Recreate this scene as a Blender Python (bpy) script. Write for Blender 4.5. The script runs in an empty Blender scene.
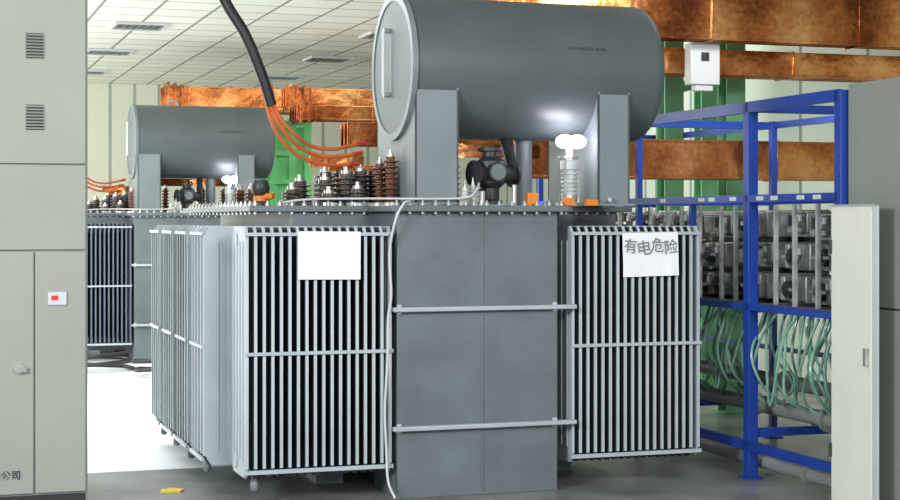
import bpy, bmesh, math, random
from mathutils import Vector, Matrix
random.seed(4)
scene = bpy.context.scene
TH = math.radians(18.5)
CT, ST = math.cos(TH), math.sin(TH)
OX, OY = -1.21, 9.45
def W(u, v, z=0.0):
    return Vector((OX + CT*u - ST*v, OY + ST*u + CT*v, z))

# ------------------------------------------------------------ materials
def newmat(name):
    m = bpy.data.materials.new(name); m.use_nodes = True
    nt = m.node_tree; b = nt.nodes['Principled BSDF']
    return m, nt, b
def paint(name, col, rough=0.45, metal=0.0, var=0.12, scale=3.0, bump=0.0, spec=0.5, emis=None, es=0):
    m, nt, b = newmat(name)
    tc = nt.nodes.new('ShaderNodeTexCoord')
    n = nt.nodes.new('ShaderNodeTexNoise'); n.inputs['Scale'].default_value = scale
    n.inputs['Detail'].default_value = 6
    nt.links.new(tc.outputs['Object'], n.inputs['Vector'])
    r = nt.nodes.new('ShaderNodeValToRGB')
    r.color_ramp.elements[0].position = 0.3; r.color_ramp.elements[1].position = 0.7
    r.color_ramp.elements[0].color = (*[c*(1-var) for c in col], 1)
    r.color_ramp.elements[1].color = (*[min(1, c*(1+var)) for c in col], 1)
    nt.links.new(n.outputs['Fac'], r.inputs['Fac'])
    nt.links.new(r.outputs['Color'], b.inputs['Base Color'])
    b.inputs['Roughness'].default_value = rough
    b.inputs['Metallic'].default_value = metal
    b.inputs['Specular IOR Level'].default_value = spec
    if bump:
        bp = nt.nodes.new('ShaderNodeBump'); bp.inputs['Strength'].default_value = bump
        bp.inputs['Distance'].default_value = 0.01
        nt.links.new(n.outputs['Fac'], bp.inputs['Height'])
        nt.links.new(bp.outputs['Normal'], b.inputs['Normal'])
    if emis:
        b.inputs['Emission Color'].default_value = (*emis, 1); b.inputs['Emission Strength'].default_value = es
    return m
M_TANK = paint('tank_grey_paint', (0.14, 0.17, 0.183), 0.45, var=0.18, scale=2.5, bump=0.12)
M_CONS = paint('conservator_grey_paint', (0.105, 0.128, 0.136), 0.40, var=0.08, scale=2, spec=.4)
M_CAP = paint('end_plate_grey_paint', (0.16, 0.185, 0.195), 0.5, var=0.08, scale=2, spec=.25)
M_RAD = paint('radiator_grey_paint', (0.46, 0.52, 0.555), 0.4, var=0.08, scale=4)
M_MID = paint('radiator_side_paint', (0.44, 0.50, 0.53), 0.45, var=0.08, scale=4)
M_FIN_SHADE = paint('radiator_fin_slot_shade', (0.05, 0.056, 0.062), 0.55, var=0.1, scale=4)  # near-black inner fins paint the shade in the slots
M_RAD2 = paint('dark_blue_grey_paint', (0.11, 0.14, 0.19), 0.45, var=0.12, scale=4)
M_TRIM = paint('light_grey_paint', (0.44, 0.49, 0.52), 0.4, var=0.08)
M_SUP = paint('support_grey_paint', (0.20, 0.24, 0.255), 0.42, var=0.08)
M_STEEL = paint('bolt_steel', (0.55, 0.55, 0.52), 0.35, metal=0.7, var=0.15, scale=20)
M_DARK = paint('dark_steel', (0.03, 0.032, 0.035), 0.45, var=0.2)
M_MARK = paint('faint_dark_lettering_paint', (0.05, 0.058, 0.062), 0.5, var=0.4, scale=40)
M_LOUV = paint('louvre_grey', (0.25, 0.25, 0.23), 0.5, var=0.1)
M_BLACK = paint('black_rubber', (0.012, 0.012, 0.013), 0.5, var=0.2)
M_ORANGE = paint('orange_sheath', (0.58, 0.13, 0.03), 0.45, var=0.2, scale=8)
M_REDT = paint('red_tape', (0.45, 0.03, 0.03), 0.5, var=0.1)
M_ORB = paint('orange_valve_paint', (0.75, 0.22, 0.02), 0.5, var=0.15)
M_BROWN = paint('coppery_brown_porcelain', (0.14, 0.06, 0.032), 0.2, var=0.3, scale=12)
M_GBR = paint('grey_brown_porcelain', (0.10, 0.085, 0.075), 0.18, var=0.3, scale=12)
M_WHITEP = paint('white_porcelain', (0.62, 0.66, 0.66), 0.15, var=0.12, scale=12)
M_STRIP = paint('pale_insulating_board', (0.42, 0.44, 0.42), 0.5, var=0.3, scale=10)
M_CAB = paint('beige_grey_cabinet', (0.35, 0.37, 0.32), 0.5, var=0.05, scale=1.5)
M_CAB2 = paint('grey_green_cabinet', (0.25, 0.275, 0.24), 0.5, var=0.08, scale=1.5)
M_SHELF = paint('dark_shelf_board', (0.10, 0.11, 0.10), 0.5, var=0.1)
M_DOOR = paint('cream_door_paint', (0.93, 0.93, 0.80), 0.5, var=0.04, scale=2)
M_BLUE = paint('blue_steel_paint', (0.012, 0.055, 0.34), 0.4, var=0.25, scale=3)
M_GREEN = paint('green_steel_paint', (0.18, 0.66, 0.24), 0.5, var=0.2)
M_GREEN2 = paint('dull_green_steel_paint', (0.14, 0.38, 0.19), 0.5, var=0.2)
M_HOSE = paint('pale_green_hose', (0.20, 0.38, 0.29), 0.22, var=0.4, scale=6)
M_PIPE = paint('galvanised_pipe', (0.36, 0.37, 0.35), 0.45, metal=0.3, var=0.15)
M_PAPER = paint('white_paper', (0.92, 0.92, 0.95), 0.8, var=0.02)
M_INK = paint('dark_ink', (0.05, 0.05, 0.07), 0.8, var=0.1)
M_PEN = paint('grey_pen_ink', (0.19, 0.20, 0.23), 0.8, var=0.3, scale=30)
M_YEL = paint('yellow_plastic', (0.7, 0.5, 0.03), 0.6)
M_RED = paint('red_display', (0.6, 0.02, 0.02), 0.4, emis=(1, .05, .02), es=0.3)
M_WHITE = paint('white_enamel', (0.62, 0.67, 0.68), 0.4, var=0.03)
M_PHEN = paint('module_grey_metal', (0.34, 0.35, 0.33), 0.35, metal=.3, var=0.5, scale=12)
M_GLOW = paint('glowing_white', (1, 1, 1), 0.3, emis=(.98, .9, 1), es=22)
M_HOSEW = paint('white_plastic_hose', (0.62, 0.64, 0.64), 0.4, var=0.05)

def copper():
    m, nt, b = newmat('polished_copper')
    tc = nt.nodes.new('ShaderNodeTexCoord')
    n = nt.nodes.new('ShaderNodeTexNoise'); n.inputs['Scale'].default_value = 1.8; n.inputs['Detail'].default_value = 4
    n.inputs['Roughness'].default_value = 0.5
    n2 = nt.nodes.new('ShaderNodeTexNoise'); n2.inputs['Scale'].default_value = 26; n2.inputs['Detail'].default_value = 4
    nt.links.new(tc.outputs['Object'], n.inputs['Vector']); nt.links.new(tc.outputs['Object'], n2.inputs['Vector'])
    ad = nt.nodes.new('ShaderNodeMath'); ad.operation = 'MULTIPLY_ADD'; ad.inputs[1].default_value = .82
    sc = nt.nodes.new('ShaderNodeMath'); sc.operation = 'MULTIPLY'; sc.inputs[1].default_value = .18
    nt.links.new(n2.outputs['Fac'], sc.inputs[0])
    nt.links.new(n.outputs['Fac'], ad.inputs[0]); nt.links.new(sc.outputs[0], ad.inputs[2])
    r = nt.nodes.new('ShaderNodeValToRGB'); e = r.color_ramp.elements
    e[0].position = 0.38; e[0].color = (0.20, 0.055, 0.02, 1)
    e[1].position = 0.67; e[1].color = (1.0, 0.52, 0.21, 1)  # ramp paints dark patches and bright highlights into the copper colour
    k = e.new(0.51); k.color = (0.58, 0.20, 0.06, 1)
    nt.links.new(ad.outputs[0], r.inputs['Fac']); nt.links.new(r.outputs['Color'], b.inputs['Base Color'])
    b.inputs['Metallic'].default_value = 0.95
    b.inputs['Roughness'].default_value = 0.24
    bp = nt.nodes.new('ShaderNodeBump'); bp.inputs['Strength'].default_value = .8; bp.inputs['Distance'].default_value = .05
    nt.links.new(n.outputs['Fac'], bp.inputs['Height']); nt.links.new(bp.outputs['Normal'], b.inputs['Normal'])
    return m
M_COP = copper()

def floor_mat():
    m, nt, b = newmat('floor_concrete_painted_glare')
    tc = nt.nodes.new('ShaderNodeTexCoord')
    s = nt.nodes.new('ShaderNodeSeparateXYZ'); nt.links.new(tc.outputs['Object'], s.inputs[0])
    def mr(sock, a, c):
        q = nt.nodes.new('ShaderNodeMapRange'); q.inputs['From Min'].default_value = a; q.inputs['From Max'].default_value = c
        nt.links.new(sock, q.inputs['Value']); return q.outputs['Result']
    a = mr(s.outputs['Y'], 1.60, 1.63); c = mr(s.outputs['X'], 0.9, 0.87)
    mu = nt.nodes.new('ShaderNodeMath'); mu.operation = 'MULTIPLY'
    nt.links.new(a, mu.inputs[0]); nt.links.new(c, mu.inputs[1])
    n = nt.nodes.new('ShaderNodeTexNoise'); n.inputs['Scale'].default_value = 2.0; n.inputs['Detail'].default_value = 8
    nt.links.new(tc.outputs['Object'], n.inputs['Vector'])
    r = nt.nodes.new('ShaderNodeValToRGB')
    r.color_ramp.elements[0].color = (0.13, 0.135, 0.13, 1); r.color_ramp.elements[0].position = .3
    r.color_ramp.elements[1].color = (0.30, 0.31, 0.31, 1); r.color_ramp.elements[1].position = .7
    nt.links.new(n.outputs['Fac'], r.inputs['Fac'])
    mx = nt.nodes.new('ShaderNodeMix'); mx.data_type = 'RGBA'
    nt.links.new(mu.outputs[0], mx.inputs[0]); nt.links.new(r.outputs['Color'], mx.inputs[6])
    mx.inputs[7].default_value = (0.88, 0.90, 0.93, 1)  # near-white zone paints the blown-out floor reflection into the colour
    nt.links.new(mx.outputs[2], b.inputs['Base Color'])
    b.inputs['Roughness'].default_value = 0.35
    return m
def tile_mat(name, c1, c2, mortar, bw, rh, ms):
    m, nt, b = newmat(name)
    tc = nt.nodes.new('ShaderNodeTexCoord')
    br = nt.nodes.new('ShaderNodeTexBrick'); br.offset = 0; br.squash = 1
    br.inputs['Scale'].default_value = 1; br.inputs['Brick Width'].default_value = bw
    br.inputs['Row Height'].default_value = rh; br.inputs['Mortar Size'].default_value = ms
    br.inputs['Color1'].default_value = (*c1, 1); br.inputs['Color2'].default_value = (*c2, 1); br.inputs['Mortar'].default_value = (*mortar, 1)
    nt.links.new(tc.outputs['Object'], br.inputs['Vector'])
    nt.links.new(br.outputs['Color'], b.inputs['Base Color']); b.inputs['Roughness'].default_value = 0.7
    return m

# ------------------------------------------------------------ mesh builder
class MB:
    def __init__(s): s.bm = bmesh.new(); s.mats = []; s.mi = 0
    def mat(s, m):
        if m not in s.mats: s.mats.append(m)
        s.mi = s.mats.index(m); return s
    def face(s, vs, smooth=False):
        try: f = s.bm.faces.new(vs)
        except ValueError: return
        f.material_index = s.mi; f.smooth = smooth
    def box(s, x0, x1, y0, y1, z0, z1):
        v = [s.bm.verts.new(p) for p in ((x0,y0,z0),(x1,y0,z0),(x1,y1,z0),(x0,y1,z0),(x0,y0,z1),(x1,y0,z1),(x1,y1,z1),(x0,y1,z1))]
        for q in ((0,3,2,1),(4,5,6,7),(0,1,5,4),(1,2,6,5),(2,3,7,6),(3,0,4,7)): s.face([v[i] for i in q])
        return s
    def prism(s, pts, vec):
        a = [s.bm.verts.new(p) for p in pts]; vec = Vector(vec)
        b = [s.bm.verts.new(Vector(p)+vec) for p in pts]; n = len(a)
        s.face(list(reversed(a))); s.face(b)
        for i in range(n): s.face([a[i], a[(i+1)%n], b[(i+1)%n], b[i]])
        return s
    def lathe(s, prof, p0, axis=(0,0,1), seg=24):
        q = Vector(axis).normalized().to_track_quat('Z', 'Y'); p0 = Vector(p0); rings = []
        for r, z in prof:
            if r < 1e-5: rings.append([s.bm.verts.new(p0 + q @ Vector((0,0,z)))])
            else: rings.append([s.bm.verts.new(p0 + q @ Vector((r*math.cos(2*math.pi*i/seg), r*math.sin(2*math.pi*i/seg), z))) for i in range(seg)])
        for a, b in zip(rings, rings[1:]):
            for i in range(seg):
                j = (i+1) % seg
                if len(a) == 1 and len(b) == 1: continue
                if len(a) == 1: s.face([a[0], b[j], b[i]], True)
                elif len(b) == 1: s.face([a[i], a[j], b[0]], True)
                else: s.face([a[i], a[j], b[j], b[i]], True)
        return s
    def cyl(s, p0, p1, r, seg=16, r1=None):
        d = Vector(p1)-Vector(p0); L = d.length; r1 = r if r1 is None else r1
        return s.lathe([(0,0),(r,0),(r1,L),(0,L)], p0, d, seg)
    def tube(s, pts, r, seg=10, sub=8, smooth=True):
        P = [Vector(p) for p in pts]; C = []
        if smooth and len(P) > 2:
            for i in range(len(P)-1):
                a = P[max(i-1,0)]; b = P[i]; c = P[i+1]; d = P[min(i+2,len(P)-1)]
                for k in range(sub):
                    t = k/sub
                    C.append(0.5*((2*b)+(c-a)*t+(2*a-5*b+4*c-d)*t*t+(3*b-a-3*c+d)*t**3))
            C.append(P[-1])
        else: C = P
        up = Vector((0.13,0.2,1)).normalized(); rings = []
        for i, c in enumerate(C):
            t = (C[min(i+1,len(C)-1)]-C[max(i-1,0)]).normalized()
            x = up - t*up.dot(t)
            if x.length < 1e-3: x = Vector((1,0,0)) - t*t.x
            x.normalize(); y = t.cross(x); up = x
            rings.append([s.bm.verts.new(c + x*r*math.cos(2*math.pi*k/seg)+y*r*math.sin(2*math.pi*k/seg)) for k in range(seg)])
        for a, b in zip(rings, rings[1:]):
            for k in range(seg): s.face([a[k], a[(k+1)%seg], b[(k+1)%seg], b[k]], True)
        s.face(list(reversed(rings[0]))); s.face(rings[-1]); return s
    def obj(s, name, parent=None, loc=(0,0,0), rot=0.0, bevel=0.0, label=None, cat=None, group=None):
        bmesh.ops.recalc_face_normals(s.bm, faces=s.bm.faces)
        me = bpy.data.meshes.new(name); s.bm.to_mesh(me); s.bm.free()
        for m in s.mats: me.materials.append(m)
        try: me.set_sharp_from_angle(angle=math.radians(40))
        except Exception: pass
        o = bpy.data.objects.new(name, me); scene.collection.objects.link(o)
        o.location = loc; o.rotation_euler = (0,0,rot)
        if parent: o.parent = parent
        if bevel:
            b = o.modifiers.new('bevel', 'BEVEL'); b.width = bevel; b.segments = 2; b.limit_method = 'ANGLE'
        if label: o['label'] = label
        if cat: o['category'] = cat
        if group: o['group'] = group
        return o
def mb(m): return MB().mat(m)
def empty(name, loc, rot, label, cat, group=None):
    e = bpy.data.objects.new(name, None); e.empty_display_size = 0.2
    scene.collection.objects.link(e); e.location = loc; e.rotation_euler = (0,0,rot)
    e['label'] = label; e['category'] = cat
    if group: e['group'] = group
    return e
def copy_tree(src, parent=None):
    n = src.copy(); scene.collection.objects.link(n)
    if parent is not None: n.parent = parent
    for c in list(src.children): copy_tree(c, n)
    return n
def dup(src, loc):
    n = src.copy(); scene.collection.objects.link(n); n.location = loc; return n
def text_mesh(body, size, mat, name, parent, loc, roll=0.0, extrude=0.0005, bold=0.0):
    cu = bpy.data.curves.new('txt', 'FONT'); cu.body = body; cu.size = size; cu.extrude = extrude
    cu.align_x = 'CENTER'; cu.align_y = 'CENTER'; cu.offset = bold
    to = bpy.data.objects.new('txt', cu); scene.collection.objects.link(to)
    bpy.context.view_layer.update()
    dg = bpy.context.evaluated_depsgraph_get()
    me = bpy.data.meshes.new_from_object(to.evaluated_get(dg))
    bpy.data.objects.remove(to)
    me.materials.clear(); me.materials.append(mat)
    o = bpy.data.objects.new(name, me); scene.collection.objects.link(o)
    o.parent = parent; o.location = loc; o.rotation_euler = (math.pi/2, roll, 0)
    return o

# ------------------------------------------------------------ room
def structure(o): o['kind'] = 'structure'; return o
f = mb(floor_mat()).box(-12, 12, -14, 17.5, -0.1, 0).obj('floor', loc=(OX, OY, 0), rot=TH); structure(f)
M_CEIL = tile_mat('ceiling_tiles', (0.76, 0.77, 0.69), (0.84, 0.84, 0.76), (0.26, 0.26, 0.23), 0.6, 0.6, 0.018)
c = mb(M_CEIL).box(-12, 12, -3, 17.5, 3.95, 4.05).obj('ceiling', loc=(OX, OY, 0), rot=TH); structure(c)
M_WALL = tile_mat('wall_panel', (0.70, 0.72, 0.60), (0.74, 0.75, 0.64), (0.36, 0.38, 0.32), 0.4, 9.0, 0.025)
w = mb(M_WALL).box(-12, 12, 0, 3.95, -0.12, 0).obj('wall_back', loc=W(0, 17.4)); w.rotation_euler = (math.pi/2, 0, TH); structure(w)
M_WALLR = tile_mat('side_wall_panel', (0.42, 0.48, 0.40), (0.47, 0.52, 0.44), (0.16, 0.21, 0.17), 1.2, 9.0, 0.03)
w = mb(M_WALLR).box(-17.5, 2, 0, 3.95, -0.12, 0).obj('wall_right', loc=W(6.6, 0)); w.rotation_euler = (math.pi/2, 0, TH - math.pi/2); structure(w)

lm = None
for i in range(-3, 4):
    for j in range(1, 6):
        p = W(i*3.0+.6, j*3.0+3.3, 3.949)
        if lm is None:
            m = mb(M_WHITE).box(-.3,.3,-.3,-.27,-.03,0).box(-.3,.3,.27,.3,-.03,0).box(-.3,-.27,-.27,.27,-.03,0).box(.27,.3,-.27,.27,-.03,0)
            m.mat(M_LOUV).box(-.27,.27,-.27,.27,-.006,-.001)
            for k in range(7): m.box(-.25+k*.083,-.245+k*.083,-.27,.27,-.028,-.006)
            for y in (-.13,0,.13): m.box(-.27,.27,y-.003,y+.003,-.028,-.006)
            lm = m.obj('ceiling_light', loc=p, rot=TH,
                       label='unlit recessed louvre light in the tiled ceiling', cat='ceiling light', group='recessed ceiling lights')
        else: dup(lm, p)

# ------------------------------------------------------------ transformer
TR = empty('transformer', (OX, OY, 0), TH, 'large grey oil-filled power transformer with paper notices taped on', 'transformer', 'oil-filled power transformers')
m = mb(M_TANK)
m.box(.40, 2.62, .50, 3.0, .10, 1.752)
m.box(.935, 1.985, -.01, .50, .0, 1.752)
m.box(1.478, 1.492, -.016, -.009, .02, 1.75)
m.obj('tank', TR, bevel=.008)
for x in (.6, 2.2):
    mb(M_SUP).box(x, x+.18, .7, 2.9, 0, .1).obj('base_rail', TR)
m = mb(M_TANK).box(.12, 2.72, .46, 3.08, 1.752, 1.79).box(.88, 2.04, -.07, .46, 1.752, 1.79)
m.obj('tank_cover', TR, bevel=.004)
bm0 = None
bl = [(.16+k*.078,.485) for k in range(10)]+[(.92+k*.083,-.045) for k in range(14)]+[(2.1+k*.075,.485) for k in range(8)]+[(.145,.58+k*.14) for k in range(17)]
for (x,y) in bl:
    if bm0 is None:
        bm0 = mb(M_STEEL).lathe([(0,-.055),(.011,-.055),(.011,.0),(.017,.0),(.017,.016),(.008,.017),(.008,.03),(0,.03)], (0,0,0), seg=8).obj('flange_bolt', TR, loc=(x,y,1.79))
    else: dup(bm0, (x,y,1.79))
for z in (.43, 1.155):
    mb(M_TRIM).box(.90, 2.10, -.06, -.012, z-.014, z+.014).box(.93,.96,-.03,0,z-.03,z+.03).box(1.95,1.98,-.03,0,z-.03,z+.03).obj('stiffener_bar', TR, bevel=.006)

def radiator(w, nf, endmat, strip):
    D = .44
    m = mb(M_RAD); t = .0088; s_ = strip
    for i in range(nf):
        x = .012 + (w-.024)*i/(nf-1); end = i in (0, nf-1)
        m.mat(endmat if end else M_FIN_SHADE)
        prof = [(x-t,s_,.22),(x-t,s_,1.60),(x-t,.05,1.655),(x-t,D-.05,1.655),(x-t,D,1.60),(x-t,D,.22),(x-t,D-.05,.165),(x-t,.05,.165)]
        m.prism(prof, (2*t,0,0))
        m.mat(M_RAD)
        m.prism([(x-t,0,.225),(x-t,0,1.60),(x-t,.045,1.662),(x-t,D-.05,1.662),(x-t,D-.05,1.655),(x-t,.05,1.655),(x-t,s_,1.60),(x-t,s_,.225)], (2*t,0,0))
        if end:
            for k in range(4):
                y = .07+k*.09
                m.box(x-t-.006, x+t+.006, y, y+.025, .26, 1.57)
    r = m.obj('radiator')
    for z in (.24, 1.58):
        mb(M_RAD).cyl((-.005,.28,z),(w+.005,.28,z),.04,14).cyl((w*.5,.28,z),(w*.5,D+.10,z),.035,12).cyl((w*.5,D+.03,z),(w*.5,D+.045,z),.06,12).obj('header_pipe', r)
    for z, h in ((.205,.012),(.905,.010),(1.615,.010)):
        mb(M_TRIM).box(-.004, w+.004, -.014, .0, z-h, z+h).obj('tie_bar', r)
    return r
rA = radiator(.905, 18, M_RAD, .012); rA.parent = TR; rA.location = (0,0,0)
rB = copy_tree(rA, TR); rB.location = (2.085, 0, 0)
GW = .45
rS = radiator(GW, 5, M_MID, .016)
rS.parent = TR; rS.rotation_euler = (0,0,-math.pi/2); rS.location = (-.14, .62+GW, 0)
for v0 in (1.24, 1.86, 2.48):
    o = copy_tree(rS, TR); o.location = (-.14, v0+GW, 0)
for i, v0 in enumerate((.62, 1.24, 1.86, 2.48)):
    m = mb(M_SUP).lathe([(0,0),(.018,.004),(.026,.02),(.026,.05),(.018,.065),(.018,.10),(0,.10)], (-.08, v0+.22, .09), seg=12)
    m.tube([(-.08,v0+.22,.17),(.0,v0+.22,.155),(.15,v0+.22,.17),(.42,v0+.22,.2)],.016,8)
    m.obj('drain_valve', TR)
mb(M_SUP).lathe([(0,0),(.018,.004),(.026,.02),(.026,.05),(.018,.065),(.018,.11),(0,.11)], (.08, .12, .075), seg=12).obj('drain_valve', TR)

# conservator
R = .452; CZ = 2.672; V0 = .45
m = mb(M_CONS)
m.lathe([(0,0),(R-.02,0),(R,.02),(R,1.64),(R-.008,1.675),(R-.03,1.70),(R-.09,1.72),(0,1.74)], (1.05,V0,CZ), (1,0,0), 72)
cons = m.obj('conservator', TR)
mb(M_SUP).lathe([(R-.03,-.012),(R+.014,-.012),(R+.014,.022),(R-.03,.022),(R-.03,-.012)], (1.045,V0,CZ), (1,0,0), 72).obj('end_flange', cons)
mb(M_CAP).lathe([(0,-.004),(R-.025,-.004),(R-.025,.02),(0,.02)], (1.045,V0,CZ), (1,0,0), 72).obj('end_plate', cons)
m = mb(M_WHITE).cyl((1.0,V0+.07,CZ-.17),(1.0,V0+.07,CZ+.24),.012,10)
m.mat(M_STEEL).cyl((1.0,V0+.07,CZ-.17),(1.04,V0+.07,CZ-.17),.016,10).cyl((1.0,V0+.07,CZ+.24),(1.04,V0+.07,CZ+.24),.016,10)
m.obj('oil_level_gauge', cons, label='vertical glass oil level tube')
for u0, u1 in ((1.06, 1.34), (2.28, 2.50)):
    m = mb(M_SUP)
    vf = V0-.425; zt = CZ-.17
    m.box(u0, u1, vf, vf+.012, 1.79, zt)
    m.box(u0, u1, V0+.413, V0+.425, 1.79, zt)
    for uu in (u0, u1-.012):
        N = 14; lo = []; hi = []
        for k in range(N+1):
            y = -.425+.85*k/N
            zz = CZ - math.sqrt(max(R*R-y*y, 0)) + .004
            lo.append((uu, V0+y, 1.79)); hi.append((uu, V0+y, min(zz, zt+.02)))
        for k in range(N):
            m.prism([lo[k], lo[k+1], hi[k+1], hi[k]], (.012,0,0))
    m.box(u0-.03, u1+.03, vf-.02, vf+.08, 1.79, 1.805).box(u0-.03, u1+.03, V0+.36, V0+.45, 1.79, 1.805)
    m.obj('support_saddle', cons)
yb = V0-R*math.cos(.26)
m = mb(M_MARK).box(2.06, 2.34, yb-.0045, yb+.02, CZ+.105, CZ+.112)
for k in range(7): m.box(2.08+k*.036, 2.10+k*.036, yb-.0045, yb+.02, CZ+.112, CZ+.124)
m.obj('rating_mark', cons)
mb(M_TRIM).tube([(1.5,V0,CZ+R-.01),(1.5,V0,CZ+R+.05),(1.6,V0,CZ+R+.05),(1.6,V0,CZ+R-.01)], .012, 8).obj('lifting_eye', cons)

def bushing(x, y, h, r, mat, nd, name='bushing', cap=True, lab=None):
    m = mb(M_STEEL).lathe([(0,0),(r*1.35,0),(r*1.35,.02),(r*.9,.025),(0,.025)], (x,y,1.79), seg=18)
    m.mat(mat); prof = [(0,.02),(r*.6,.02)]
    for k in range(nd):
        z = .03+(h-.05)*k/nd; dz = (h-.05)/nd
        prof += [(r*.6,z),(r,z+dz*.3),(r,z+dz*.5),(r*.6,z+dz*.72)]
    prof += [(r*.6,h-.01),(0,h-.01)]
    m.lathe(prof, (x,y,1.79), seg=18)
    if cap: m.mat(M_STEEL).lathe([(0,h-.02),(r*.45,h-.02),(r*.45,h+.01),(r*.22,h+.01),(r*.22,h+.035),(0,h+.035)], (x,y,1.79), seg=12)
    return m.obj(name, TR, label=lab)
for (x,y,h) in ((.68,.78,.18),(.80,.70,.22),(.92,.80,.24),(1.04,.88,.24),(.60,1.15,.18),(.76,1.1,.24),(.90,1.2,.26),(1.03,1.3,.26),(.50,.95,.12),(.84,.56,.12),(.66,.60,.09)):
    bushing(x,y,h,.075,M_GBR,max(3,int(h*26)),lab='grey-brown ribbed porcelain bushing')
for (x,y,h) in ((.97,.50,.28),(1.0,.36,.32),(1.06,.62,.27),(.42,1.9,.14),(.42,2.3,.14)):
    bushing(x,y,h,.05,M_BROWN,max(3,int(h*26)),lab='coppery brown porcelain bushing')
for (x,y,h) in ((1.50,1.3,.33),(1.75,1.35,.33),(2.0,1.4,.33),(2.3,1.5,.33)):
    bushing(x,y,h,.05,M_BROWN,7,lab='coppery brown porcelain bushing')
for (x,y,h) in ((1.38,.02,.12),(1.45,.07,.14),(2.66,.56,.12)):
    bushing(x,y,h,.026,M_WHITEP,4,lab='small white porcelain bushing')
mb(M_COP).box(.72,1.08,.83,.85,2.02,2.06).obj('terminal_bar', TR, label='copper terminal bar')
mb(M_COP).box(.70,1.08,1.28,1.31,2.06,2.14).obj('terminal_bar', TR, label='copper terminal bar')
mb(M_COP).box(1.42,2.4,1.33,1.36,2.14,2.24).obj('terminal_bar', TR, label='copper terminal bar')
m = mb(M_DARK).lathe([(0,0),(.075,0),(.075,.02),(.055,.03),(.055,.10),(.09,.13),(.10,.20),(.09,.27),(.055,.30),(.055,.33),(.08,.335),(.08,.355),(0,.355)], (1.60,.16,1.80), seg=20)
m.cyl((1.47,.10,1.99),(1.76,.18,1.99),.055,16).cyl((1.46,.10,1.99),(1.475,.104,1.99),.085,16).cyl((1.75,.18,1.99),(1.765,.184,1.99),.085,16)
m.cyl((1.76,.18,1.99),(1.80,.45,2.25),.04,12)
m.cyl((1.60,.08,2.0),(1.60,.02,2.0),.06,16)
rel = m.obj('gas_relay', TR, label='dark cast gas relay with flanges')
mb(M_TANK).cyl((1.60,.025,2.0),(1.60,.015,2.0),.05,18).obj('sight_glass', rel)
mb(M_STEEL).cyl((1.50,.04,1.79),(1.50,.04,1.88),.02,10).obj('valve_stem', TR)
mb(M_STEEL).cyl((1.70,.0,1.79),(1.70,.0,1.92),.016,10).obj('valve_stem', TR)
m = mb(M_STEEL).lathe([(0,0),(.085,0),(.085,.02),(.05,.03),(.05,.07),(0,.07)], (2.12,.12,1.79), seg=20)
prof = [(0,.06),(.04,.06)]
for k in range(6): prof += [(.036,.065+k*.026),(.056,.072+k*.026),(.056,.078+k*.026),(.036,.086+k*.026)]
prof += [(.04,.225),(.06,.235),(.062,.29),(.04,.30),(0,.30)]
m.mat(M_WHITEP).lathe(prof, (2.12,.12,1.79), seg=22)
m.mat(M_STEEL).lathe([(0,.29),(.025,.29),(.025,.37),(.0,.37)], (2.12,.12,1.79), seg=12)
for a in (0,90,180,270):
    ca, sa = math.cos(math.radians(a+45))*.066, math.sin(math.radians(a+45))*.066
    m.cyl((2.12+ca,.12+sa,1.80),(2.12+ca,.12+sa,2.10),.005,6)
m.lathe([(.04,.0),(.075,.0),(.075,.012),(.04,.012)], (2.12,.12,2.095), seg=20)
br = m.obj('porcelain_breather', TR, label='white porcelain and glass breather with steel tie rods')
pr = [(.058*math.sin(math.pi*k/12), -.044*math.cos(math.pi*k/12)) for k in range(13)]  # paired glowing ellipsoids form the white glare above the breather
pr[0] = (0,-.044); pr[-1] = (0,.044)
mb(M_GLOW).lathe(pr, (2.078,.09,2.20), seg=20).obj('glow_spot', br, label='glowing violet-white spot')
mb(M_GLOW).lathe(pr, (2.162,.09,2.20), seg=20).obj('glow_spot', br, label='glowing violet-white spot')
for b in ((1.80,1.87,.02,.08,1.79,1.87),(2.02,2.09,-.04,.01,1.79,1.84),(2.18,2.26,-.03,.02,1.79,1.83)):
    mb(M_ORB).box(*b).obj('terminal_box', TR, bevel=.004, label='small orange terminal box')
FX = .22
m = mb(M_DARK).lathe([(0,0),(.06,0),(.06,.02),(.035,.03),(.035,.06),(.055,.08),(.06,.12),(.045,.16),(0,.175)], (FX,.62,1.79), seg=16)  # made-up fitting for an unidentified dark rounded shape on the lid
m.mat(M_ORB).lathe([(.03,.02),(.045,.03),(.045,.06),(.03,.07)], (FX,.62,1.79), seg=16).cyl((FX,.62,1.85),(FX+.07,.56,1.85),.022,10)
m.obj('rounded_fitting', TR, label='black rounded fitting with orange collar')
t0 = None
for k in range(7):
    p = (.42+k*.07,.52,1.79)
    if t0 is None: t0 = mb(M_DARK).box(0,.04,0,.06,0,.04).lathe([(0,.04),(.012,.04),(.012,.06),(0,.06)],(.02,.03,0),seg=8).obj('terminal_block', TR, loc=p)
    else: dup(t0, p)
mb(M_HOSEW).tube([(.30,.50,1.805),(.5,.49,1.83),(.80,.42,1.835),(.98,.02,1.83),(1.2,-.01,1.83),(1.38,-.03,1.84),(1.45,.0,1.89),(1.5,.08,1.95)], .007, 8).obj('conduit', TR)
mb(M_TRIM).tube([(2.34,-.02,1.83),(2.4,.1,1.84),(2.62,.52,1.85),(2.64,1.2,1.85)], .014, 8).obj('conduit', TR)
mb(M_TANK).cyl((1.95,.5,1.79),(1.95,.5,2.25),.06,16).cyl((1.95,.5,1.79),(1.95,.5,1.81),.09,16).obj('oil_pipe', TR)

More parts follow.
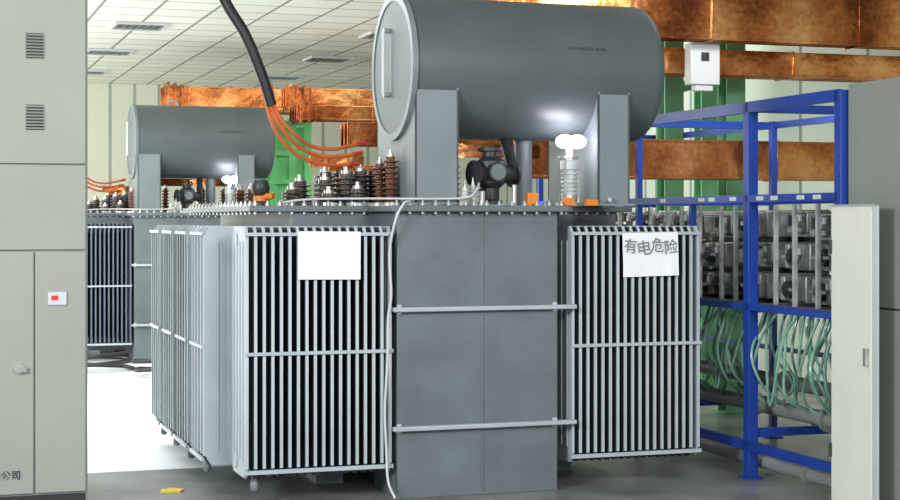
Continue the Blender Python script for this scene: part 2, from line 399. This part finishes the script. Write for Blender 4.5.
TR2 = copy_tree(TR); TR2.location = W(-.27, 10.2); TR2['label'] = 'large dark grey oil-filled power transformer standing by loose floor cables'
m2c = {}
for ch in TR2.children:
    if ch.name.startswith('radiator'):
        if ch.data.name not in m2c:
            me = ch.data.copy()
            for i, mm in enumerate(me.materials):
                if mm in (M_RAD, M_MID): me.materials[i] = M_RAD2
            m2c[ch.data.name] = me
        ch.data = m2c[ch.data.name]
    if ch.name.startswith('conservator'): ch.location = (-.08, 0, 0)

# notices
mmm = mb(M_PAPER); mmm.prism([(0,-.016,0),(.385,-.018,-.004),(.387,-.016,.285),(.0,-.016,.288)], (0,-.001,0))
mmm.obj('paper_notice', loc=W(.315,0,1.345), rot=TH, label='blank white paper sheet taped to radiator fins', cat='paper notice', group='paper notices on the radiators')
m = mb(M_PAPER); N = 12; v = []; w_, h_ = .39, .28
for i in range(N+1):
    row = []
    for j in range(5):
        x = w_*i/N; z = h_*j/4
        y = -.018 - .005*math.sin(i*.9+j)*(1-j/5) - (.012*(1-j/4) if i > N-3 else 0)
        row.append(m.bm.verts.new((x,y,z)))
    v.append(row)
for i in range(N):
    for j in range(4): m.face([v[i][j], v[i+1][j], v[i+1][j+1], v[i][j+1]], True)
pn = m.obj('paper_notice', loc=W(2.435,0,1.335), rot=TH, label='white paper notice with grey handwritten warning characters', cat='paper notice', group='paper notices on the radiators')
pn.rotation_euler = (0, math.radians(-1.2), TH)
for k, ch in enumerate('有电危险'):
    text_mesh(ch, (.098,.106,.096,.10)[k], M_PEN, 'lettering', pn, (.052+k*.095, -.027, h_*.66+(.006,-.008,.007,-.006)[k]), roll=(.12,-.14,.1,-.1)[k], bold=.0002)

pts = [(1.0,-.05,1.81),(.95,-.10,1.80),(.90,-.09,1.70),(.88,-.03,1.5),(.89,-.03,1.25),(.87,-.03,1.1),(.865,-.035,.85),(.85,-.03,.55),(.86,-.03,.30),(.865,-.05,.12),(.90,-.08,.02)]
mb(M_HOSEW).tube([W(*p) for p in pts], .008, 10).obj('plastic_hose', label='thin white plastic hose hanging beside the radiator edge', cat='hose')

def cable(off):
    A = [(-1.75,10.0,3.93),(-1.55,10.0,3.45),(-1.41,10.0,3.08),(-1.28,10.0,2.86),(-1.175,10.02,2.60),(-1.12,10.04,2.42)]
    e = mb(M_BLACK).tube([Vector(p)+off for p in A], .034, 14).obj('power_cable', label='thick black overhead cable splitting into orange tails', cat='cable', group='overhead power cables')
    for k in range(3):
        d = k*.05
        B = [(-1.165+k*.02,10.03,2.56),(-1.14+d*.5,10.05,2.38),(-1.08+d,10.1,2.23+d*.1),(-.98+d,10.2,2.12+d*.5),(-.86+d,10.28,2.065+d*.9),(-.74+d*.7,10.36,2.055+d*1.2),(-.64+d*.5,10.42,2.065+d*1.3)]
        t = mb(M_ORANGE).tube([Vector(p)+off for p in B], .0125, 10).obj('cable_tail', e)
        q = Vector(B[-1])+off; d2 = (Vector(B[-1])-Vector(B[-2])).normalized()
        mb(M_REDT).cyl(q-d2*.02, q+d2*.05, .015, 10).obj('cable_end', t, label='red taped cable end')
cable(Vector((0,0,0))); cable(W(-.29,10.2)-W(0,0))

# ------------------------------------------------------------ left cabinet
C0 = Vector((-2.172, 9.6, 0))
cab = empty('control_cabinet', C0, TH, 'tall beige-grey steel control cabinet with louvres and doors', 'cabinet')
mb(M_CAB).box(-1.1, 0, .02, .8, .06, 3.35).obj('body', cab, bevel=.006)
mb(M_DARK).box(-1.09, -.01, .03, .79, 0, .06).obj('plinth', cab)
def panel(nm, x0, x1, z0, z1):
    return mb(M_CAB).box(x0, x1, 0, .022, z0, z1).obj(nm, cab, bevel=.005)
up = panel('upper_panel', -1.095, -.012, 2.035, 3.34)
panel('middle_panel', -1.095, -.012, 1.522, 2.027)
d1 = panel('door', -1.095, -.316, .075, 1.513)
d2 = panel('door', -.307, -.012, .075, 1.513)
for zc in (2.735, 2.31):
    m = mb(M_DARK).box(-.36, -.26, -.003, .0, zc-.075, zc+.075)
    m.mat(M_CAB)
    for k in range(8):
        z = zc-.07+k*.0185
        m.prism([(-.362,-.002,z),(-.362,-.016,z),(-.362,-.002,z+.011)], (.104,0,0))
    m.obj('louvre', up)
m = mb(M_WHITE).box(-.235,-.125,-.012,.0,1.193,1.272); mt = m.obj('meter', d2, bevel=.003, label='small white meter with red display')
mb(M_RED).box(-.215,-.175,-.014,-.0115,1.222,1.25).obj('display', mt)
m = mb(M_STEEL).cyl((-.40,.0,.82),(-.40,-.02,.82),.03,16).box(-.41,-.36,-.03,-.018,.80,.83)
m.obj('lock_handle', d1)
text_mesh('有限公司', .058, M_INK, 'lettering', d1, (-.504, -.002, .185), bold=.0014)

# ------------------------------------------------------------ blue rack
RK = (2.0, 10.46, 0)
rack = empty('equipment_rack', RK, TH, 'blue painted steel rack holding rectifier modules', 'rack')
def RW(x, y, z): return Vector((RK[0]+CT*x-ST*y, RK[1]+ST*x+CT*y, z))
ys = [-1.03, .07, 1.78, 3.8]
for i, y in enumerate(ys):
    for x in (0, 1.15):
        h = .025 if x else (.036 if i < 2 else .022)
        mb(M_BLUE).box(x-h, x+h, y-h, y+h, 0, 2.47).box(x-.06,x+.06,y-.06,y+.06,0,.012).obj('post', rack, bevel=.003)
    for z in (2.435, 1.84, 1.12, .30):
        mb(M_BLUE).box(.034, 1.125, y-.022, y+.022, z-.028, z+.028).obj('cross_beam', rack)
mb(M_BLUE).box(-.020, .020, .88, .92, 1.16, 1.81).obj('post', rack)
for z, h in ((2.44,.036),(1.84,.024),(1.13,.022),(.22,.03)):
    mb(M_BLUE).box(-.036, -.002, ys[0], ys[-1]+.02, z-h, z+h).obj('long_beam', rack)
for z, h in ((2.44,.025),(1.84,.018),(1.13,.018),(.70,.018),(.22,.02)):
    mb(M_BLUE).box(1.15, 1.18, ys[0], ys[-1]+.02, z-h, z+h).obj('long_beam', rack)
t0 = None
for y in (-.85,-.66,-.34,-.16,.2,.5,.65,1.25,2.1):
    p = (-.0375,y,1.84)
    if t0 is None: t0 = mb(M_WHITE).box(0,.0015,0,.09,-.013,.013).obj('number_tag', rack, loc=p)
    else: dup(t0, p)
mb(M_SHELF).box(.05,1.12,ys[0]+.03,ys[-1],1.145,1.152).obj('shelf', rack)

def build_module(var):
    e = empty('rectifier_module', (0,0,0), TH, ('grey metal rectifier module with clamp disc on the blue rack','grey metal fuse module with stacked cooling plates on the rack')[var], 'rectifier module', 'rectifier modules on the blue rack')
    if var == 0:
        mb(M_PHEN).box(.02,.38,-.12,.12,0,.17).box(-.03,.02,-.11,-.06,.01,.165).box(-.03,.02,.06,.11,.01,.165).obj('housing', e, bevel=.008)
        mb(M_DARK).cyl((-.05,.0,.085),(.02,.0,.085),.055,18).cyl((-.07,0,.085),(-.05,0,.085),.03,14).obj('clamp_disc', e)
        mb(M_STEEL).box(-.055,-.045,-.10,.10,.075,.095).obj('clamp_bracket', e)
    else:
        m = mb(M_PHEN).box(.04,.36,-.12,.12,0,.03)
        for k in range(6): m.box(.0,.34,-.11+k*.038,-.09+k*.038,.03,.15)
        m.box(-.01,.34,-.11,.10,.15,.165).obj('housing', e, bevel=.004)
        mb(M_STEEL).cyl((-.04,-.03,.09),(.0,-.03,.09),.035,12).box(-.03,-.015,-.09,.09,.03,.06).obj('terminal_lug', e)
        mb(M_DARK).box(-.02,0,.02,.09,.07,.14).obj('fuse_block', e)
    mb(M_WHITE).box(-.034,-.030,-.10,-.06,.10,.14).obj('rating_tag', e)
    return e
mods = [build_module(0), build_module(1)]; used = [False, False]
rr_ = random.Random(11)
sv = mb(M_STRIP).box(.0,.025,-.012,.012,1.153,1.80).obj('insulating_strip', rack, loc=(0.02,-.93,0))
yy = -.80
for col in range(15):
    if abs(yy-.07) < .16: yy = .07+.17
    off = rr_.uniform(0,.03)
    for r in range(3):
        k = 0 if rr_.random() < .5 else 1
        if not used[k]: o = mods[k]; used[k] = True
        else: o = copy_tree(mods[k])
        o.location = RW(.16 + rr_.uniform(-.06,.05), yy, 1.155 + off + r*(.203+rr_.uniform(0,.012)))
    dup(sv, (.04+rr_.uniform(0,.04), yy+.133, 0))
    yy += .268
for bay in range(3):
    mb(M_SHELF).box(.6,.62,ys[bay]+.04,ys[bay+1]-.04,1.153,1.77).obj('partition_board', rack)
rnd = random.Random(7)
for k in range(56):
    y = -.93 + k*.075; a = rnd.uniform(-.3,.3); b = rnd.uniform(.05,.4); x0 = .06+rnd.uniform(0,.2); zz = rnd.uniform(-.14,.03)
    pts = [RW(x0,y,1.10),RW(x0-.03,y+.01,1.0),RW(x0-.02-b*.3,y+a*.6,.85+zz*.6),RW(x0-.02-b*.1,y+a*1.1,.68+zz),RW(.18,y+a*.6,.53+zz*.4),RW(.25,y+a*.3,.46)]
    mb(M_HOSE).tube(pts, .0095, 8).obj('coolant_hose', label='pale green coolant hose looping down to the manifold', cat='hose', group='coolant hoses below the rack')
for k in range(14):
    y = -.9 + k*.26; q = rnd.uniform(0,.3); s2 = rnd.uniform(.2,.5)
    pts = [RW(.08,y,1.09),RW(.02,y+s2*.2,.92),RW(.0,y+s2*.5,.80-q),RW(.04,y+s2*.8,.90),RW(.1,y+s2,1.09)]
    mb(M_HOSE).tube(pts, .0095, 8).obj('coolant_hose', label='pale green coolant hose hanging in a loop', cat='hose', group='coolant hoses below the rack')
for (x,z,r) in ((.25,.44,.05),(.50,.58,.05),(.12,.10,.045),(.75,.32,.04)):
    m = mb(M_PIPE).cyl(RW(x,-.95,z),RW(x,3.5,z),r,18)
    for y in (-.5,.45,1.35): m.cyl(RW(x,y,z),RW(x,y+.03,z),r*1.6,18)
    m.obj('coolant_pipe', label='grey coolant manifold pipe with flanges', cat='pipe', group='coolant manifold pipes')

# ------------------------------------------------------------ right cabinet with open door
rc = empty('switch_cabinet', RW(0,-1.08,0), TH, 'grey-green steel cabinet with an open cream door', 'cabinet')
mb(M_CAB2).box(.03, .9, -1.1, -.01, .05, 2.50).obj('body', rc, bevel=.006)
mb(M_CAB2).box(0, .03, -1.1, -.01, 1.20, 2.50).obj('upper_panel', rc, bevel=.004)
mb(M_CAB2).box(0, .03, -1.1, -.01, .06, 1.19).obj('lower_panel', rc, bevel=.004)
dm = mb(M_DOOR)
dw = .60
dm.box(-.004, .0, -dw, 0, .02, 1.79)
dm.mat(M_TRIM).box(-.001,.022,-.012,0,.02,1.79).box(-.012,.022,-dw,-dw+.012,.02,1.79).box(-.01,.022,-dw,0,1.778,1.79).box(-.01,.022,-dw,0,.02,.032)
dm.mat(M_DOOR).box(-.012,-.004,-dw+.03,-dw+.05,.1,1.75)
door = dm.obj('door', rc, loc=(-.065,.06,0), rot=math.radians(-9.0), label='open cream cabinet door')
m = mb(M_STEEL).box(-.03,-.004,-.53,-.50,.88,.98); m.obj('door_handle', door)
for z in (.3,1.5): mb(M_DARK).cyl((-.01,0,z),(-.01,0,z+.08),.012,8).obj('door_hinge', door)

# ------------------------------------------------------------ copper busbar trunks
def trunk(u, v, L, z0, z1, n, gap, lab, ends=0):
    m = mb(M_COP)
    for k in range(n): m.box(0, L, k*gap, k*gap+.02, z0, z1)
    m.box(0, L, -.006, .0, z1-.02, z1).box(0, L, -.006, 0, z0, z0+.02)
    x = .9
    while x < L-.1:
        m.box(x, x+.012, -.01, (n-1)*gap+.03, z0-.01, z1+.01); x += 1.35
    for k in range(ends):
        m.box(.03+k*.09, .06+k*.09, -.06, (n-1)*gap+.05, z0-.04+.012*k, z1+.05-.012*k)
    return m.obj('copper_busbar', loc=W(u,v), rot=TH, bevel=.003, label=lab, cat='busbar')
trunk(1.9, 2.05, 4.6, 3.13, 3.60, 3, .09, 'wide polished copper busbar trunk running overhead')
trunk(2.9, 2.50, 3.68, 2.90, 3.11, 4, .09, 'stepped copper busbar under the wider trunk')
trunk(2.45, 1.98, 2.95, 2.02, 2.33, 3, .1, 'bright copper busbar passing through the blue rack')
trunk(1.26, 11.75, 3.4, 3.14, 3.46, 4, .12, 'long copper busbar trunk above the row of transformers', 4)
trunk(2.3, 8.6, 2.0, 2.85, 3.02, 4, .12, 'thick copper busbar stack above the row of transformers', 3)
trunk(2.35, 9.4, 1.8, 3.06, 3.28, 3, .12, 'stacked copper busbar blocks above the row of transformers', 4)
trunk(2.0, 5.2, 2.4, 2.40, 2.62, 3, .12, 'copper busbar leading behind the conservator')
def hcol(u, v, z1, s=.14):
    m = mb(M_GREEN2).box(-s,s,-s,-s+.02,0,z1).box(-s,s,s-.02,s,0,z1).box(-.012,.012,-s+.02,s-.02,0,z1).box(-s*1.4,s*1.4,-s*1.4,s*1.4,0,.02)
    return m.obj('steel_column', loc=W(u,v), rot=TH, label='green painted steel column', cat='column', group='green steel columns')
for (u,v,z) in ((4.43,3.35,3.94),(4.98,3.25,3.94),(5.9,5.5,3.94)): hcol(u,v,z,.09)
m = mb(M_GREEN)
for x in (0,.22,.5,.72): m.box(x,x+.1,0,.1,0,3.12)
for z in (2.2,2.6,3.02): m.box(0,.82,-.01,.11,z,z+.07)
m.box(.1,.72,.05,.07,.2,3.0)
m.obj('steel_frame', loc=W(2.62,12.6), rot=TH, label='bright green steel frame panel behind the copper busbars', cat='steel frame')
m = mb(M_GREEN2).tube([W(3.9,3.8,2.62),W(5.5,3.8,3.15)], .05, 4, smooth=False)
m.obj('diagonal_brace', label='green diagonal steel brace', cat='brace')
jb = mb(M_WHITE).box(0,.26,0,.12,2.79,3.125).box(.05,.21,.02,.1,2.74,2.79).obj('junction_box', loc=W(4.06,2.22), rot=TH, bevel=.008, label='pale junction box under the copper busbar', cat='junction box')
mb(M_DARK).box(.09,.16,-.005,.0,2.98,3.05).obj('meter_window', jb)

for k in range(4):
    cx, cy = -4.7+.80*k, 17.6+(.35 if k % 2 else -.2)
    pts = []
    for a in range(16):
        t = a*.9+random.uniform(-.2,.2); rr = .24+.06*math.sin(a*1.7+k)
        pts.append((cx+rr*math.cos(t)*1.2, cy+rr*math.sin(t), .03+.013*a))
    mb(M_BLACK).tube(pts, .024, 8, 5).obj('cable_coil', label='loosely coiled black cable lying on the floor', cat='cable', group='loose cable coils on the floor')
mb(M_YEL).prism([(0,0,.001),(.12,.02,.001),(.13,.10,.001),(.05,.13,.001),(-.01,.07,.001)], (0,0,.012)).obj('yellow_scrap', loc=(-1.80,9.95,0), label='crumpled yellow plastic scrap on the floor', cat='scrap')

# ------------------------------------------------------------ lights
def area(name, loc, target, size, size_y, power, col):
    l = bpy.data.lights.new(name, 'AREA'); l.shape = 'RECTANGLE'; l.size = size; l.size_y = size_y; l.energy = power; l.color = col
    o = bpy.data.objects.new(name, l); scene.collection.objects.link(o); o.location = loc
    o.rotation_euler = (Vector(target)-Vector(loc)).to_track_quat('-Z','Y').to_euler(); return o
area('window_light', (-5.5, 2, 3.8), (0.5, 11, 1.2), 2.5, 1.5, 600, (.93,.97,1))
area('front_light', (3.0, 1, 4.4), (2.5, 12, 2.4), 2.5, 1.2, 420, (1,.98,.95))
area('busbar_accent', W(3.6,.4,3.7), W(4.2,2.0,2.3), .35, .35, 40, (1,.97,.92))  # added out-of-view light, puts hot spots on the copper bars
area('rear_floor_fill', (-4.2, 14.0, 3.85), (-4.0, 14.0, 0), 4.0, 4.0, 380, (.95,.98,1))  # added overhead light that whitens the floor and rear transformer; no roof opening
area('rear_light', (1.0, 19, 3.85), (1.0, 19, 0), 5, 5, 200, (1,1,.93))
area('ceiling_wall_fill', (-10, 18, 1.6), (0, 22, 3.6), 9, 2.8, 620, (1,1,.94))  # unseen area light added at far left to brighten ceiling and back wall
wd = bpy.data.worlds.new('world'); scene.world = wd; wd.use_nodes = True
wd.node_tree.nodes['Background'].inputs[0].default_value = (.89,.94,1,1)
wd.node_tree.nodes['Background'].inputs[1].default_value = .58
scene.view_settings.view_transform = 'Standard'

cd = bpy.data.cameras.new('camera'); co = bpy.data.objects.new('camera', cd); scene.collection.objects.link(co)
co.location = (0,0,1.7); co.rotation_euler = (math.pi/2,0,0)
cd.sensor_width = 36; cd.lens = 64; cd.shift_y = -30/900; cd.clip_end = 200
scene.camera = co
